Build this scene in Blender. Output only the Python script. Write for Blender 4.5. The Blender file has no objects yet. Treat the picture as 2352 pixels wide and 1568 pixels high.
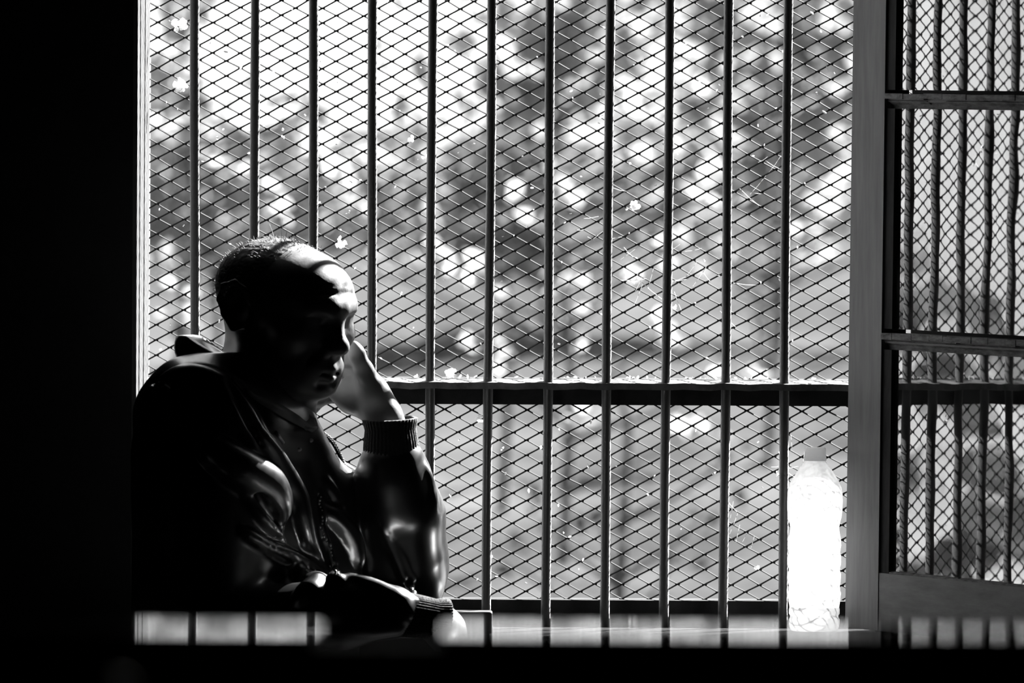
import bpy, math, random
import numpy as np
from mathutils import Vector, Matrix, Euler

random.seed(7)
RNG = np.random.default_rng(11)
S = bpy.context.scene
COL = S.collection
PI = math.pi

# ------------------------------------------------------------------ camera
FPX = 20000.0                      # focal length in pixels of a 2352 wide frame
CAM = Vector((0.0, -12.2, 1.323))
PITCH = math.atan((784 - 500) / FPX)
ROLL = 0.0055
cam_d = bpy.data.cameras.new('camera')
cam_d.sensor_width = 36.0
cam_d.lens = 36.0 * FPX / 2352.0
cam_d.clip_end = 400
cam_o = bpy.data.objects.new('camera', cam_d)
COL.objects.link(cam_o)
RM = (Matrix.Rotation(PI / 2 - PITCH, 3, 'X') @ Matrix.Rotation(ROLL, 3, 'Z'))
cam_o.location = CAM
cam_o.rotation_euler = RM.to_euler()
cam_d.dof.use_dof = True
cam_d.dof.focus_distance = 11.98
APER = 0.034
cam_d.dof.aperture_fstop = (cam_d.lens / 1000.0) / APER
S.camera = cam_o


def W(u, v, y):
    """point of the world plane at depth y that the photograph shows at (u, v)"""
    d = RM @ Vector(((u - 1176) / FPX, -(v - 784) / FPX, -1.0))
    t = (y - CAM.y) / d.y
    return CAM + d * t


def PXM(y):
    return FPX / (y - CAM.y)       # pixels per metre at depth y


# ------------------------------------------------------------------ materials
def new_mat(name):
    m = bpy.data.materials.new(name)
    m.use_nodes = True
    nt = m.node_tree
    nt.nodes.clear()
    out = nt.nodes.new('ShaderNodeOutputMaterial')
    return m, nt, out


def g4(v):
    return (v, v, v, 1.0)


def pbr(name, v, rough=0.6, spec=0.5, metal=0.0, noise=None, bump=None, sheen=0.0, coat=0.0):
    m, nt, out = new_mat(name)
    b = nt.nodes.new('ShaderNodeBsdfPrincipled')
    b.inputs['Base Color'].default_value = g4(v)
    b.inputs['Roughness'].default_value = rough
    b.inputs['Specular IOR Level'].default_value = spec
    b.inputs['Metallic'].default_value = metal
    b.inputs['Sheen Weight'].default_value = sheen
    b.inputs['Coat Weight'].default_value = coat
    nt.links.new(b.outputs[0], out.inputs[0])
    tc = nt.nodes.new('ShaderNodeTexCoord')
    if noise:
        lo, hi, scale, stretch = noise
        mp = nt.nodes.new('ShaderNodeMapping')
        mp.inputs['Scale'].default_value = stretch
        nz = nt.nodes.new('ShaderNodeTexNoise')
        nz.inputs['Scale'].default_value = scale
        nz.inputs['Detail'].default_value = 6
        nz.inputs['Roughness'].default_value = 0.65
        rp = nt.nodes.new('ShaderNodeValToRGB')
        rp.color_ramp.elements[0].position = 0.3
        rp.color_ramp.elements[0].color = g4(lo)
        rp.color_ramp.elements[1].position = 0.72
        rp.color_ramp.elements[1].color = g4(hi)
        nt.links.new(tc.outputs['Object'], mp.inputs[0])
        nt.links.new(mp.outputs[0], nz.inputs['Vector'])
        nt.links.new(nz.outputs['Fac'], rp.inputs[0])
        nt.links.new(rp.outputs[0], b.inputs['Base Color'])
    if bump:
        scale, strength, dist = bump
        nz2 = nt.nodes.new('ShaderNodeTexNoise')
        nz2.inputs['Scale'].default_value = scale
        nz2.inputs['Detail'].default_value = 4
        bp = nt.nodes.new('ShaderNodeBump')
        bp.inputs['Strength'].default_value = strength
        bp.inputs['Distance'].default_value = dist
        nt.links.new(tc.outputs['Object'], nz2.inputs['Vector'])
        nt.links.new(nz2.outputs['Fac'], bp.inputs['Height'])
        nt.links.new(bp.outputs[0], b.inputs['Normal'])
    return m


def leaf_mat(name, v, tr):
    m, nt, out = new_mat(name)
    d = nt.nodes.new('ShaderNodeBsdfDiffuse')
    t = nt.nodes.new('ShaderNodeBsdfTranslucent')
    d.inputs[0].default_value = g4(v)
    t.inputs[0].default_value = g4(tr)
    a = nt.nodes.new('ShaderNodeAddShader')
    nt.links.new(d.outputs[0], a.inputs[0])
    nt.links.new(t.outputs[0], a.inputs[1])
    nt.links.new(a.outputs[0], out.inputs[0])
    return m


M = {}
M['wall_dark'] = pbr('soot_dark_plaster', 0.03, 0.9, 0.1, noise=(0.02, 0.04, 3.0, (1, 1, 1)), bump=(20, 0.3, 0.01))  # near-black base chosen to keep the interior dark
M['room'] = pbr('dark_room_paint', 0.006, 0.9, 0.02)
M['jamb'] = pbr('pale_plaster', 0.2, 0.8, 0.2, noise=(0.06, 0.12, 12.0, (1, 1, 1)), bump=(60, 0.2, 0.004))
M['sill'] = pbr('sill_concrete', 0.025, 0.6, 0.3, noise=(0.015, 0.035, 14.0, (1, 1, 1)), bump=(60, 0.2, 0.003))
M['iron'] = pbr('dusty_iron_bar', 0.02, 0.45, 0.9, sheen=0.8, noise=(0.012, 0.03, 60.0, (1, 1, 1)), bump=(220, 0.35, 0.002))  # sheen added to brighten the sun rim along the bar edges
M['iron_flat'] = pbr('painted_iron_strip', 0.06, 0.5, 0.4, noise=(0.04, 0.3, 25.0, (1, 1, 1)), bump=(120, 0.4, 0.002))
M['mesh'] = pbr('dull_steel_mesh', 0.03, 0.7, 0.1, noise=(0.018, 0.045, 40.0, (1, 1, 1)))
M['frame_dark'] = pbr('dark_frame_wood', 0.02, 0.7, 0.2, noise=(0.012, 0.03, 30.0, (1, 1, 1)))
M['sash'] = pbr('weathered_grey_wood', 0.4, 0.6, 0.3, noise=(0.24, 0.40, 9.0, (6, 6, 0.6)), bump=(90, 0.15, 0.002))
M['sash_h'] = pbr('weathered_grey_rail_wood', 0.3, 0.6, 0.3, noise=(0.2, 0.36, 9.0, (1.2, 1.2, 6)), bump=(90, 0.15, 0.002))
M['putty'] = pbr('cracked_putty', 0.36, 0.9, 0.1, noise=(0.12, 0.5, 40.0, (1, 1, 4)), bump=(140, 0.5, 0.003))
M['rabbet'] = pbr('dark_rabbet_wood', 0.035, 0.8, 0.2, noise=(0.015, 0.06, 40.0, (1, 1, 0.3)))  # dark strip along the hinge side of each pane
M['skin'] = pbr('skin', 0.2, 0.5, 0.4, bump=(260, 0.12, 0.002))
M['hair'] = pbr('short_grey_hair', 0.14, 0.6, 0.4)
M['satin'] = pbr('black_satin', 0.003, 0.28, 0.9)
M['satin'].node_tree.nodes['Principled BSDF'].inputs['IOR'].default_value = 2.1
M['knit'] = pbr('black_knit', 0.03, 0.9, 0.2, sheen=0.35, bump=(420, 0.5, 0.003))
M['shirt'] = leaf_mat('white_shirt_cotton', 0.4, 0.5)
M['zip'] = pbr('zip_metal', 0.75, 0.3, 0.9, metal=0.25)
M['trouser'] = pbr('dark_trouser_cloth', 0.005, 0.9, 0.1)
M['shoe'] = pbr('black_shoe_leather', 0.015, 0.4, 0.5)
M['darkwood'] = pbr('dark_varnished_wood', 0.018, 0.6, 0.3, noise=(0.012, 0.025, 8.0, (1, 8, 8)))
M['polish'] = pbr('polished_rail_top', 0.05, 0.035, 1.0, noise=(0.03, 0.06, 8.0, (1, 8, 8)), coat=0.4)
M['ledge'] = pbr('worn_edge_wood', 0.09, 0.5, 0.4)  # paler than the dark wood, sunlight on the armrest put into its colour
M['fluff'] = leaf_mat('white_fluff', 0.25, 0.72)
M['speck'] = leaf_mat('pale_debris', 0.5, 0.35)
M['web'] = leaf_mat('cobweb_thread', 0.4, 0.4)
M['cap'] = leaf_mat('translucent_cap_plastic', 0.45, 0.5)
M['leaf_a'] = leaf_mat('leaf_light', 0.12, 0.24)  # sunlit leaf sprays, the light put into a paler colour
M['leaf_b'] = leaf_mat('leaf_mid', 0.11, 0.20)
M['leaf_c'] = leaf_mat('leaf_dark', 0.03, 0.035)  # leaf clumps seen from their shaded side, shade put into the colour
M['bark'] = pbr('bark', 0.08, 0.9, 0.1)
M['ground'] = pbr('rough_hillside', 0.05, 0.95, 0.0, noise=(0.02, 0.085, 1.6, (1, 0.4, 1)))


def glass_mat():
    m, nt, out = new_mat('old_window_glass')
    gl = nt.nodes.new('ShaderNodeBsdfGlossy')
    gl.inputs['Roughness'].default_value = 0.006
    gl.inputs['Color'].default_value = g4(0.95)
    tr = nt.nodes.new('ShaderNodeBsdfTransparent')
    tr.inputs[0].default_value = g4(0.9)
    fr = nt.nodes.new('ShaderNodeFresnel')
    fr.inputs['IOR'].default_value = 2.1
    tc = nt.nodes.new('ShaderNodeTexCoord')
    nz = nt.nodes.new('ShaderNodeTexNoise')
    nz.inputs['Scale'].default_value = 9.0
    nz.inputs['Detail'].default_value = 1
    bp = nt.nodes.new('ShaderNodeBump')
    bp.inputs['Strength'].default_value = 0.05
    bp.inputs['Distance'].default_value = 0.004
    nt.links.new(tc.outputs['Object'], nz.inputs['Vector'])
    nt.links.new(nz.outputs['Fac'], bp.inputs['Height'])
    nt.links.new(bp.outputs[0], gl.inputs['Normal'])
    mx = nt.nodes.new('ShaderNodeMixShader')
    nt.links.new(fr.outputs[0], mx.inputs[0])
    nt.links.new(tr.outputs[0], mx.inputs[1])
    nt.links.new(gl.outputs[0], mx.inputs[2])
    # a thin film of dust on the pane
    df = nt.nodes.new('ShaderNodeBsdfDiffuse')
    df.inputs[0].default_value = g4(0.4)
    nz3 = nt.nodes.new('ShaderNodeTexNoise')
    nz3.inputs['Scale'].default_value = 30.0
    nz3.inputs['Detail'].default_value = 5
    mr = nt.nodes.new('ShaderNodeMapRange')
    mr.inputs[1].default_value = 0.35
    mr.inputs[2].default_value = 0.8
    mr.inputs[3].default_value = 0.02
    mr.inputs[4].default_value = 0.14
    nt.links.new(tc.outputs['Object'], nz3.inputs['Vector'])
    nt.links.new(nz3.outputs['Fac'], mr.inputs[0])
    mx2 = nt.nodes.new('ShaderNodeMixShader')
    nt.links.new(mr.outputs[0], mx2.inputs[0])
    nt.links.new(mx.outputs[0], mx2.inputs[1])
    nt.links.new(df.outputs[0], mx2.inputs[2])
    nt.links.new(mx2.outputs[0], out.inputs[0])
    return m


M['glass'] = glass_mat()


def bottle_mat():
    m, nt, out = new_mat('hazy_bottle_plastic')
    t = nt.nodes.new('ShaderNodeBsdfTranslucent')
    t.inputs[0].default_value = g4(0.95)  # white translucency stands in for sunlight glowing through the water
    d = nt.nodes.new('ShaderNodeBsdfTransparent')
    d.inputs[0].default_value = g4(0.97)
    mx = nt.nodes.new('ShaderNodeMixShader')
    mx.inputs[0].default_value = 0.40
    bp = nt.nodes.new('ShaderNodeBump')
    bp.inputs['Strength'].default_value = 1.0
    bp.inputs['Distance'].default_value = 0.02
    nz = nt.nodes.new('ShaderNodeTexNoise')
    nz.inputs['Scale'].default_value = 45
    tc = nt.nodes.new('ShaderNodeTexCoord')
    nt.links.new(tc.outputs['Object'], nz.inputs['Vector'])
    nt.links.new(nz.outputs['Fac'], bp.inputs['Height'])
    nt.links.new(bp.outputs[0], t.inputs['Normal'])
    g = nt.nodes.new('ShaderNodeBsdfGlossy')
    g.inputs['Roughness'].default_value = 0.12
    mx2 = nt.nodes.new('ShaderNodeMixShader')
    mx2.inputs[0].default_value = 0.05
    nt.links.new(t.outputs[0], mx.inputs[1])
    nt.links.new(d.outputs[0], mx.inputs[2])
    nt.links.new(mx.outputs[0], mx2.inputs[1])
    nt.links.new(g.outputs[0], mx2.inputs[2])
    nt.links.new(mx2.outputs[0], out.inputs[0])
    return m


M['bottle'] = bottle_mat()


def clear_mat():
    m, nt, out = new_mat('clear_bottle_base')
    t = nt.nodes.new('ShaderNodeBsdfTranslucent')
    t.inputs[0].default_value = g4(0.42)
    d = nt.nodes.new('ShaderNodeBsdfTransparent')
    d.inputs[0].default_value = g4(0.8)
    g = nt.nodes.new('ShaderNodeBsdfGlossy')
    g.inputs['Roughness'].default_value = 0.1
    mx = nt.nodes.new('ShaderNodeMixShader')
    mx.inputs[0].default_value = 0.25
    nt.links.new(t.outputs[0], mx.inputs[1])
    nt.links.new(d.outputs[0], mx.inputs[2])
    mx2 = nt.nodes.new('ShaderNodeMixShader')
    mx2.inputs[0].default_value = 0.12
    nt.links.new(mx.outputs[0], mx2.inputs[1])
    nt.links.new(g.outputs[0], mx2.inputs[2])
    nt.links.new(mx2.outputs[0], out.inputs[0])
    return m


M['clear'] = clear_mat()


# ------------------------------------------------------------------ mesh helpers
class MB:
    def __init__(self):
        self.v = []
        self.f = []

    def add(self, vs, fs):
        b = len(self.v)
        self.v.extend([tuple(p) for p in vs])
        self.f.extend([tuple(i + b for i in q) for q in fs])

    def hexa(self, p):
        """eight corners: bottom ring of four, then top ring of four"""
        self.add(p, [(3, 2, 1, 0), (4, 5, 6, 7), (0, 1, 5, 4), (1, 2, 6, 5), (2, 3, 7, 6), (3, 0, 4, 7)])

    def box(self, a, b):
        x0, y0, z0 = a
        x1, y1, z1 = b
        self.hexa([(x0, y0, z0), (x1, y0, z0), (x1, y1, z0), (x0, y1, z0), (x0, y0, z1), (x1, y0, z1), (x1, y1, z1), (x0, y1, z1)])

    def bevbox(self, a, b, r):
        """box with chamfered vertical and horizontal edges"""
        import bmesh
        bm = bmesh.new()
        bmesh.ops.create_cube(bm, size=1.0)
        for q in bm.verts:
            q.co = Vector([a[i] + (q.co[i] + 0.5) * (b[i] - a[i]) for i in range(3)])
        bmesh.ops.bevel(bm, geom=bm.edges[:], offset=r, segments=3, profile=0.5, affect='EDGES')
        bm.verts.ensure_lookup_table()
        self.add([q.co[:] for q in bm.verts], [[q.index for q in f.verts] for f in bm.faces])
        bm.free()

    def tube(self, pts, rad, n=10, cap=True):
        pts = [Vector(p) for p in pts]
        if not hasattr(rad, '__len__'):
            rad = [rad] * len(pts)
        b = len(self.v)
        up = Vector((0.13, 0.27, 0.95)).normalized()
        prev = None
        for i, p in enumerate(pts):
            t = (pts[min(i + 1, len(pts) - 1)] - pts[max(i - 1, 0)]).normalized()
            if prev is None:
                a = t.cross(up)
                if a.length < 0.1:
                    a = t.cross(Vector((1, 0, 0)))
            else:
                a = prev - t * prev.dot(t)
            a.normalize()
            prev = a
            c = t.cross(a)
            for k in range(n):
                th = 2 * PI * k / n
                self.v.append(tuple(p + (a * math.cos(th) + c * math.sin(th)) * rad[i]))
        for i in range(len(pts) - 1):
            for k in range(n):
                k2 = (k + 1) % n
                self.f.append((b + i * n + k, b + i * n + k2, b + (i + 1) * n + k2, b + (i + 1) * n + k))
        if cap:
            self.f.append(tuple(b + k for k in range(n))[::-1])
            self.f.append(tuple(b + (len(pts) - 1) * n + k for k in range(n)))

    def lathe(self, prof, n=32, c=(0, 0, 0)):
        b = len(self.v)
        for r, z in prof:
            for k in range(n):
                th = 2 * PI * k / n
                self.v.append((c[0] + r * math.cos(th), c[1] + r * math.sin(th), c[2] + z))
        for i in range(len(prof) - 1):
            for k in range(n):
                k2 = (k + 1) % n
                self.f.append((b + i * n + k, b + i * n + k2, b + (i + 1) * n + k2, b + (i + 1) * n + k))

    def ball(self, c, r, n=8, sc=(1, 1, 1)):
        prof = []
        b = len(self.v)
        rings = n
        for i in range(1, rings):
            a = PI * i / rings
            for k in range(n + 2):
                th = 2 * PI * k / (n + 2)
                self.v.append((c[0] + r * sc[0] * math.sin(a) * math.cos(th), c[1] + r * sc[1] * math.sin(a) * math.sin(th), c[2] - r * sc[2] * math.cos(a)))
        m = n + 2
        for i in range(rings - 2):
            for k in range(m):
                k2 = (k + 1) % m
                self.f.append((b + i * m + k, b + i * m + k2, b + (i + 1) * m + k2, b + (i + 1) * m + k))
        self.v.append((c[0], c[1], c[2] - r * sc[2]))
        self.v.append((c[0], c[1], c[2] + r * sc[2]))
        for k in range(m):
            k2 = (k + 1) % m
            self.f.append((len(self.v) - 2, b + k2, b + k))
            self.f.append((len(self.v) - 1, b + (rings - 2) * m + k, b + (rings - 2) * m + k2))


def part(name, mb, mat, root=None, smooth=False, flat_angle=None):
    off = Vector((0, 0, 0))
    if root is not None:
        r = root
        while r is not None:
            off += r.location
            r = r.parent
    me = bpy.data.meshes.new(name)
    vs = mb.v if isinstance(mb, MB) else mb[0]
    fs = mb.f if isinstance(mb, MB) else mb[1]
    me.from_pydata([(p[0] - off.x, p[1] - off.y, p[2] - off.z) for p in vs], [], [tuple(int(i) for i in f) for f in fs])
    me.update()
    if smooth:
        me.polygons.foreach_set('use_smooth', [True] * len(me.polygons))
    if flat_angle:
        me.polygons.foreach_set('use_smooth', [True] * len(me.polygons))
        me.set_sharp_from_angle(angle=math.radians(flat_angle))
    me.materials.append(mat if not isinstance(mat, str) else M[mat])
    o = bpy.data.objects.new(name, me)
    COL.objects.link(o)
    if root is not None:
        o.parent = root
    return o


def root(name, loc, label, cat, group=None):
    o = bpy.data.objects.new(name, None)
    o.empty_display_size = 0.05
    COL.objects.link(o)
    o.location = loc
    return tag(o, label, cat, group)


def tag(o, label, cat, group=None):
    o['label'] = label
    o['category'] = cat
    if group:
        o['group'] = group
    return o


def solo(name, mb, mat, loc, label, cat, group=None, smooth=False, flat_angle=None):
    """a thing that is one mesh, its origin at loc"""
    vs = [(p[0] - loc[0], p[1] - loc[1], p[2] - loc[2]) for p in mb.v]
    o = part(name, (vs, mb.f), mat, None, smooth, flat_angle)
    o.location = loc
    return tag(o, label, cat, group)


def struct(name, mb, mat, label=None, cat=None, parent=None, smooth=False):
    o = part(name, mb, mat, parent, smooth)
    if parent is None:
        o['kind'] = 'structure'
        o['label'] = label
        o['category'] = cat
    return o


# ------------------------------------------------------------------ signed distance modelling
class Field:
    def __init__(self, lo, hi, h):
        self.lo = np.array(lo, np.float64)
        self.h = h
        self.n = np.maximum(2, np.ceil((np.array(hi) - self.lo) / h).astype(int) + 1)
        self.F = np.full(self.n, 0.3, np.float32)

    def sub(self, lo, hi):
        a = np.clip(np.floor((np.array(lo) - self.lo) / self.h).astype(int), 0, self.n)
        b = np.clip(np.ceil((np.array(hi) - self.lo) / self.h).astype(int) + 1, 0, self.n)
        if np.any(b <= a):
            return None
        sl = tuple(slice(int(i), int(j)) for i, j in zip(a, b))
        ax = [(self.lo[k] + self.h * np.arange(a[k], b[k])).astype(np.float32) for k in range(3)]
        return sl, ax[0][:, None, None], ax[1][None, :, None], ax[2][None, None, :]

    def apply(self, fn, lo, hi, k=0.0, mode='u'):
        r = self.sub(lo, hi)
        if r is None:
            return
        sl, X, Y, Z = r
        d = fn(X, Y, Z)
        f = self.F[sl]
        if mode == 'u':
            if k > 0:
                hh = np.maximum(k - np.abs(f - d), 0) / k
                self.F[sl] = np.minimum(f, d) - hh * hh * k * 0.25
            else:
                self.F[sl] = np.minimum(f, d)
        elif mode == 's':
            d = -d
            if k > 0:
                hh = np.maximum(k - np.abs(f - d), 0) / k
                self.F[sl] = np.maximum(f, d) + hh * hh * k * 0.25
            else:
                self.F[sl] = np.maximum(f, d)
        elif mode == 'add':
            self.F[sl] = f + d

    def cap(self, a, b, ra, rb, k=0.01, mode='u'):
        a = np.array(a, float)
        b = np.array(b, float)
        m = max(ra, rb) + k + 0.02
        lo = np.minimum(a, b) - m
        hi = np.maximum(a, b) + m
        ab = b - a
        L2 = max(float(ab @ ab), 1e-12)

        def fn(X, Y, Z):
            px, py, pz = X - a[0], Y - a[1], Z - a[2]
            t = np.clip((px * ab[0] + py * ab[1] + pz * ab[2]) / L2, 0, 1)
            return np.sqrt((px - t * ab[0]) ** 2 + (py - t * ab[1]) ** 2 + (pz - t * ab[2]) ** 2) - (ra + (rb - ra) * t)
        self.apply(fn, lo, hi, k, mode)

    def chain(self, pts, rad, k=0.01, mode='u'):
        if not hasattr(rad, '__len__'):
            rad = [rad] * len(pts)
        for i in range(len(pts) - 1):
            self.cap(pts[i], pts[i + 1], rad[i], rad[i + 1], k, mode)

    def ell(self, c, r, R=None, k=0.01, mode='u'):
        """ellipsoid; R columns are its axes in the world"""
        c = np.array(c, float)
        r = np.array(r, float)
        R = np.eye(3) if R is None else np.array(R, float)
        m = float(r.max()) + k + 0.02

        def fn(X, Y, Z):
            px, py, pz = X - c[0], Y - c[1], Z - c[2]
            q = [(px * R[0, i] + py * R[1, i] + pz * R[2, i]) for i in range(3)]
            k0 = np.sqrt((q[0] / r[0]) ** 2 + (q[1] / r[1]) ** 2 + (q[2] / r[2]) ** 2)
            k1 = np.sqrt((q[0] / r[0] ** 2) ** 2 + (q[1] / r[1] ** 2) ** 2 + (q[2] / r[2] ** 2) ** 2)
            return k0 * (k0 - 1.0) / np.maximum(k1, 1e-6)
        self.apply(fn, c - m, c + m, k, mode)

    def front(self, u, v):
        """first surface point met on the sight line of (u, v)"""
        y0, y1 = self.lo[1], self.lo[1] + self.h * (self.n[1] - 1)
        last = None
        for y in np.arange(y0, y1, self.h * 0.5):
            p = W(u, v, float(y))
            q = (np.array(p) - self.lo) / self.h
            i = np.round(q).astype(int)
            if np.any(i < 0) or np.any(i >= self.n):
                continue
            if self.F[tuple(i)] < 0:
                return p
        return None

    def nets(self):
        F = self.F
        F[0], F[-1] = np.maximum(F[0], 1e-3), np.maximum(F[-1], 1e-3)
        F[:, 0], F[:, -1] = np.maximum(F[:, 0], 1e-3), np.maximum(F[:, -1], 1e-3)
        F[:, :, 0], F[:, :, -1] = np.maximum(F[:, :, 0], 1e-3), np.maximum(F[:, :, -1], 1e-3)
        ins = F < 0
        c = np.zeros(tuple(self.n - 1), np.int8)
        for i in (0, 1):
            for j in (0, 1):
                for l in (0, 1):
                    c += ins[i:i + self.n[0] - 1, j:j + self.n[1] - 1, l:l + self.n[2] - 1]
        act = (c > 0) & (c < 8)
        idx = np.argwhere(act)
        num = np.full(act.shape, -1, np.int64)
        num[act] = np.arange(len(idx))
        acc = np.zeros((len(idx), 3))
        cnt = np.zeros(len(idx))
        corner = {}
        for i in (0, 1):
            for j in (0, 1):
                for l in (0, 1):
                    corner[i, j, l] = F[idx[:, 0] + i, idx[:, 1] + j, idx[:, 2] + l].astype(np.float64)
        for p in corner:
            for ax in range(3):
                if p[ax] == 0:
                    q = list(p)
                    q[ax] = 1
                    q = tuple(q)
                    A, B = corner[p], corner[q]
                    x = (A < 0) != (B < 0)
                    t = np.where(x, A / np.where(x, A - B, 1), 0)
                    pt = np.tile(np.array(p, float), (len(idx), 1))
                    pt[:, ax] = t
                    acc[x] += pt[x]
                    cnt[x] += 1
        vs = self.lo + self.h * (idx + acc / np.maximum(cnt, 1)[:, None])
        quads = []
        for ax in range(3):
            b, d = (ax + 1) % 3, (ax + 2) % 3
            A = np.take(ins, range(self.n[ax] - 1), axis=ax)
            B = np.take(ins, range(1, self.n[ax]), axis=ax)
            e = np.argwhere(A != B)
            e = e[(e[:, b] > 0) & (e[:, d] > 0) & (e[:, b] < self.n[b] - 1) & (e[:, d] < self.n[d] - 1)]
            if not len(e):
                continue
            ia = ins[e[:, 0], e[:, 1], e[:, 2]]

            def at(db, dd):
                q = e.copy()
                q[:, b] -= db
                q[:, d] -= dd
                return num[q[:, 0], q[:, 1], q[:, 2]]
            Q = np.stack([at(1, 1), at(0, 1), at(0, 0), at(1, 0)], 1)
            Q[~ia] = Q[~ia][:, ::-1]
            quads.append(Q)
        return vs, np.concatenate(quads)


def relax(vs, fs, it=2, lam=0.5):
    """a light Laplacian smoothing of a quad mesh"""
    vs = vs.copy()
    n = len(vs)
    for _ in range(it):
        acc = np.zeros_like(vs)
        cnt = np.zeros(n)
        for a in range(4):
            i, j = fs[:, a], fs[:, (a + 1) % 4]
            for k in range(3):
                acc[:, k] += np.bincount(i, vs[j, k], n) + np.bincount(j, vs[i, k], n)
            cnt += np.bincount(i, minlength=n) + np.bincount(j, minlength=n)
        vs += lam * (acc / np.maximum(cnt, 1)[:, None] - vs)
    return vs


def biggest(vs, fs):
    """the largest connected piece of a mesh"""
    n = len(vs)
    lab = np.arange(n)
    while True:
        m = lab[fs].min(1)
        new = lab.copy()
        for a in range(4):
            np.minimum.at(new, fs[:, a], m)
        new = new[new]
        if np.array_equal(new, lab):
            break
        lab = new
    ids, c = np.unique(lab, return_counts=True)
    keep = lab == ids[c.argmax()]
    mp = np.cumsum(keep) - 1
    ff = fs[keep[fs[:, 0]]]
    return vs[keep], mp[ff]

#@@SECTION room
SILL = 0.75
YW_IN, YW_OUT = -0.25, 0.06
XL, XR = W(335, 784, 0.03).x, 0.56
XL_IN = W(303, 784, YW_IN).x
XR_IN = 0.80
ZTOP = 2.32
RX0, RX1, RY0, RZ1 = -2.4, 2.4, -13.4, 2.9

b = MB()
b.box((RX0 - 0.2, RY0 - 0.2, -0.1), (RX1 + 0.2, YW_OUT, 0.0))
struct('floor', b, 'room', 'dark floor of the unlit room', 'floor')
b = MB()
b.box((RX0 - 0.2, RY0 - 0.2, RZ1), (RX1 + 0.2, YW_OUT, RZ1 + 0.1))
struct('ceiling', b, 'room', 'dark ceiling of the unlit room', 'ceiling')
b = MB()
b.box((RX0 - 0.2, RY0, 0.0), (RX0, YW_IN, RZ1))
struct('wall_left', b, 'room', 'dark side wall left of the seated man', 'wall')
b = MB()
b.box((RX1, RY0, 0.0), (RX1 + 0.2, YW_IN, RZ1))
struct('wall_right', b, 'room', 'dark side wall right of the open sash', 'wall')
b = MB()
b.box((RX0 - 0.2, RY0 - 0.2, 0.0), (RX1 + 0.2, RY0, RZ1))
struct('wall_rear', b, 'room', 'dark wall behind the viewer', 'wall')
# the window wall: piers, spandrel and lintel with a splayed reveal
b = MB()
b.hexa([(RX0 - .2, YW_IN, 0), (XL_IN, YW_IN, 0), (XL, YW_OUT, 0), (RX0 - .2, YW_OUT, 0),
        (RX0 - .2, YW_IN, RZ1), (XL_IN, YW_IN, RZ1), (XL, YW_OUT, RZ1), (RX0 - .2, YW_OUT, RZ1)])
for x0, x1, y0, y1 in ((XR_IN, XR, YW_IN, 0.03), (XR, XR + .05, 0.03, YW_OUT)):
    b.hexa([(x0, y0, 0), (RX1 + .2, y0, 0), (RX1 + .2, y1, 0), (x1, y1, 0),
            (x0, y0, RZ1), (RX1 + .2, y0, RZ1), (RX1 + .2, y1, RZ1), (x1, y1, RZ1)])
b.box((XL_IN - .02, YW_IN, 0), (XR_IN + .02, YW_OUT, SILL - 0.04))
b.box((XL_IN - .02, YW_IN, ZTOP), (XR_IN + .02, YW_OUT, RZ1))
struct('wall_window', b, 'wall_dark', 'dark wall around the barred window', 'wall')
# plaster lining of the left reveal and the sill slab
b = MB()
b.hexa([(XL_IN - .001, YW_IN + .002, SILL), (XL_IN + .006, YW_IN + .002, SILL), (XL + .004, YW_OUT, SILL), (XL - .001, YW_OUT, SILL),
        (XL_IN - .001, YW_IN + .002, ZTOP), (XL_IN + .006, YW_IN + .002, ZTOP), (XL + .004, YW_OUT, ZTOP), (XL - .001, YW_OUT, ZTOP)])
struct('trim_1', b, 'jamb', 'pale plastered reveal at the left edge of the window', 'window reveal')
b = MB()
b.bevbox((XL_IN, YW_IN - 0.035, SILL - 0.04), (XR_IN + .05, YW_OUT + .03, SILL), 0.006)
struct('trim_2', b, 'sill', 'grey window sill carrying the plastic bottle', 'window sill')
b = MB()
b.box((0.508, -0.095, SILL), (0.535, -0.06, ZTOP))
struct('trim_3', b, 'frame_dark', 'slim dark post that carries the open casement', 'window post')

#@@SECTION grille
UT = [448, 586, 720, 857, 994, 1130, 1265, 1402, 1539, 1675, 1810]
UB = [446, 583, 716, 850, 985, 1117, 1254, 1388, 1525, 1661, 1797]
YB = 0.0
RBAR = 0.0066
gr = root('window_grille', W(1130, 1440, YB), 'black iron grille of eleven upright bars joined by a flat crossbar', 'window grille')


def bar_x(i, z):
    a, c = W(UT[i], 0, YB), W(UB[i], 1400, YB)
    t = (a.z - z) / (a.z - c.z)
    return a.x + (c.x - a.x) * t


ZR1, ZR0 = W(1130, 870.5, YB).z, W(1130, 893, YB).z      # flat crossbar, top and bottom
for i in range(11):
    b = MB()
    zs = np.linspace(SILL - 0.01, ZTOP + 0.02, 40)
    pts, rr = [], []
    for z in zs:
        w = 0.0007 * math.sin(i * 2.1 + z * 7.0)
        pts.append((bar_x(i, z) + w, YB + 0.0006 * math.sin(i + z * 9), z))
        rr.append(RBAR * (1 + 0.03 * math.sin(i * 5 + z * 31)))
    b.tube(pts, rr, 14)
    part('bar', b, 'iron', gr, smooth=True)
b = MB()
xa, xb = XL - 0.01, XR + 0.01
N = 60
ring = []
for k in range(N + 1):
    x = xa + (xb - xa) * k / N
    e = 0.0006 * math.sin(k * 1.7) + 0.0005 * math.sin(k * 4.1)
    zc = -0.0072 * (x - bar_x(5, 1.1)) * 0
    ring.append([(x, YB - 0.013, ZR0 + e), (x, YB + 0.021, ZR0 + e), (x, YB + 0.021, ZR1 + e), (x, YB - 0.012, ZR1 + e - 0.0046)])
vs = [p for r in ring for p in r]
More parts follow.
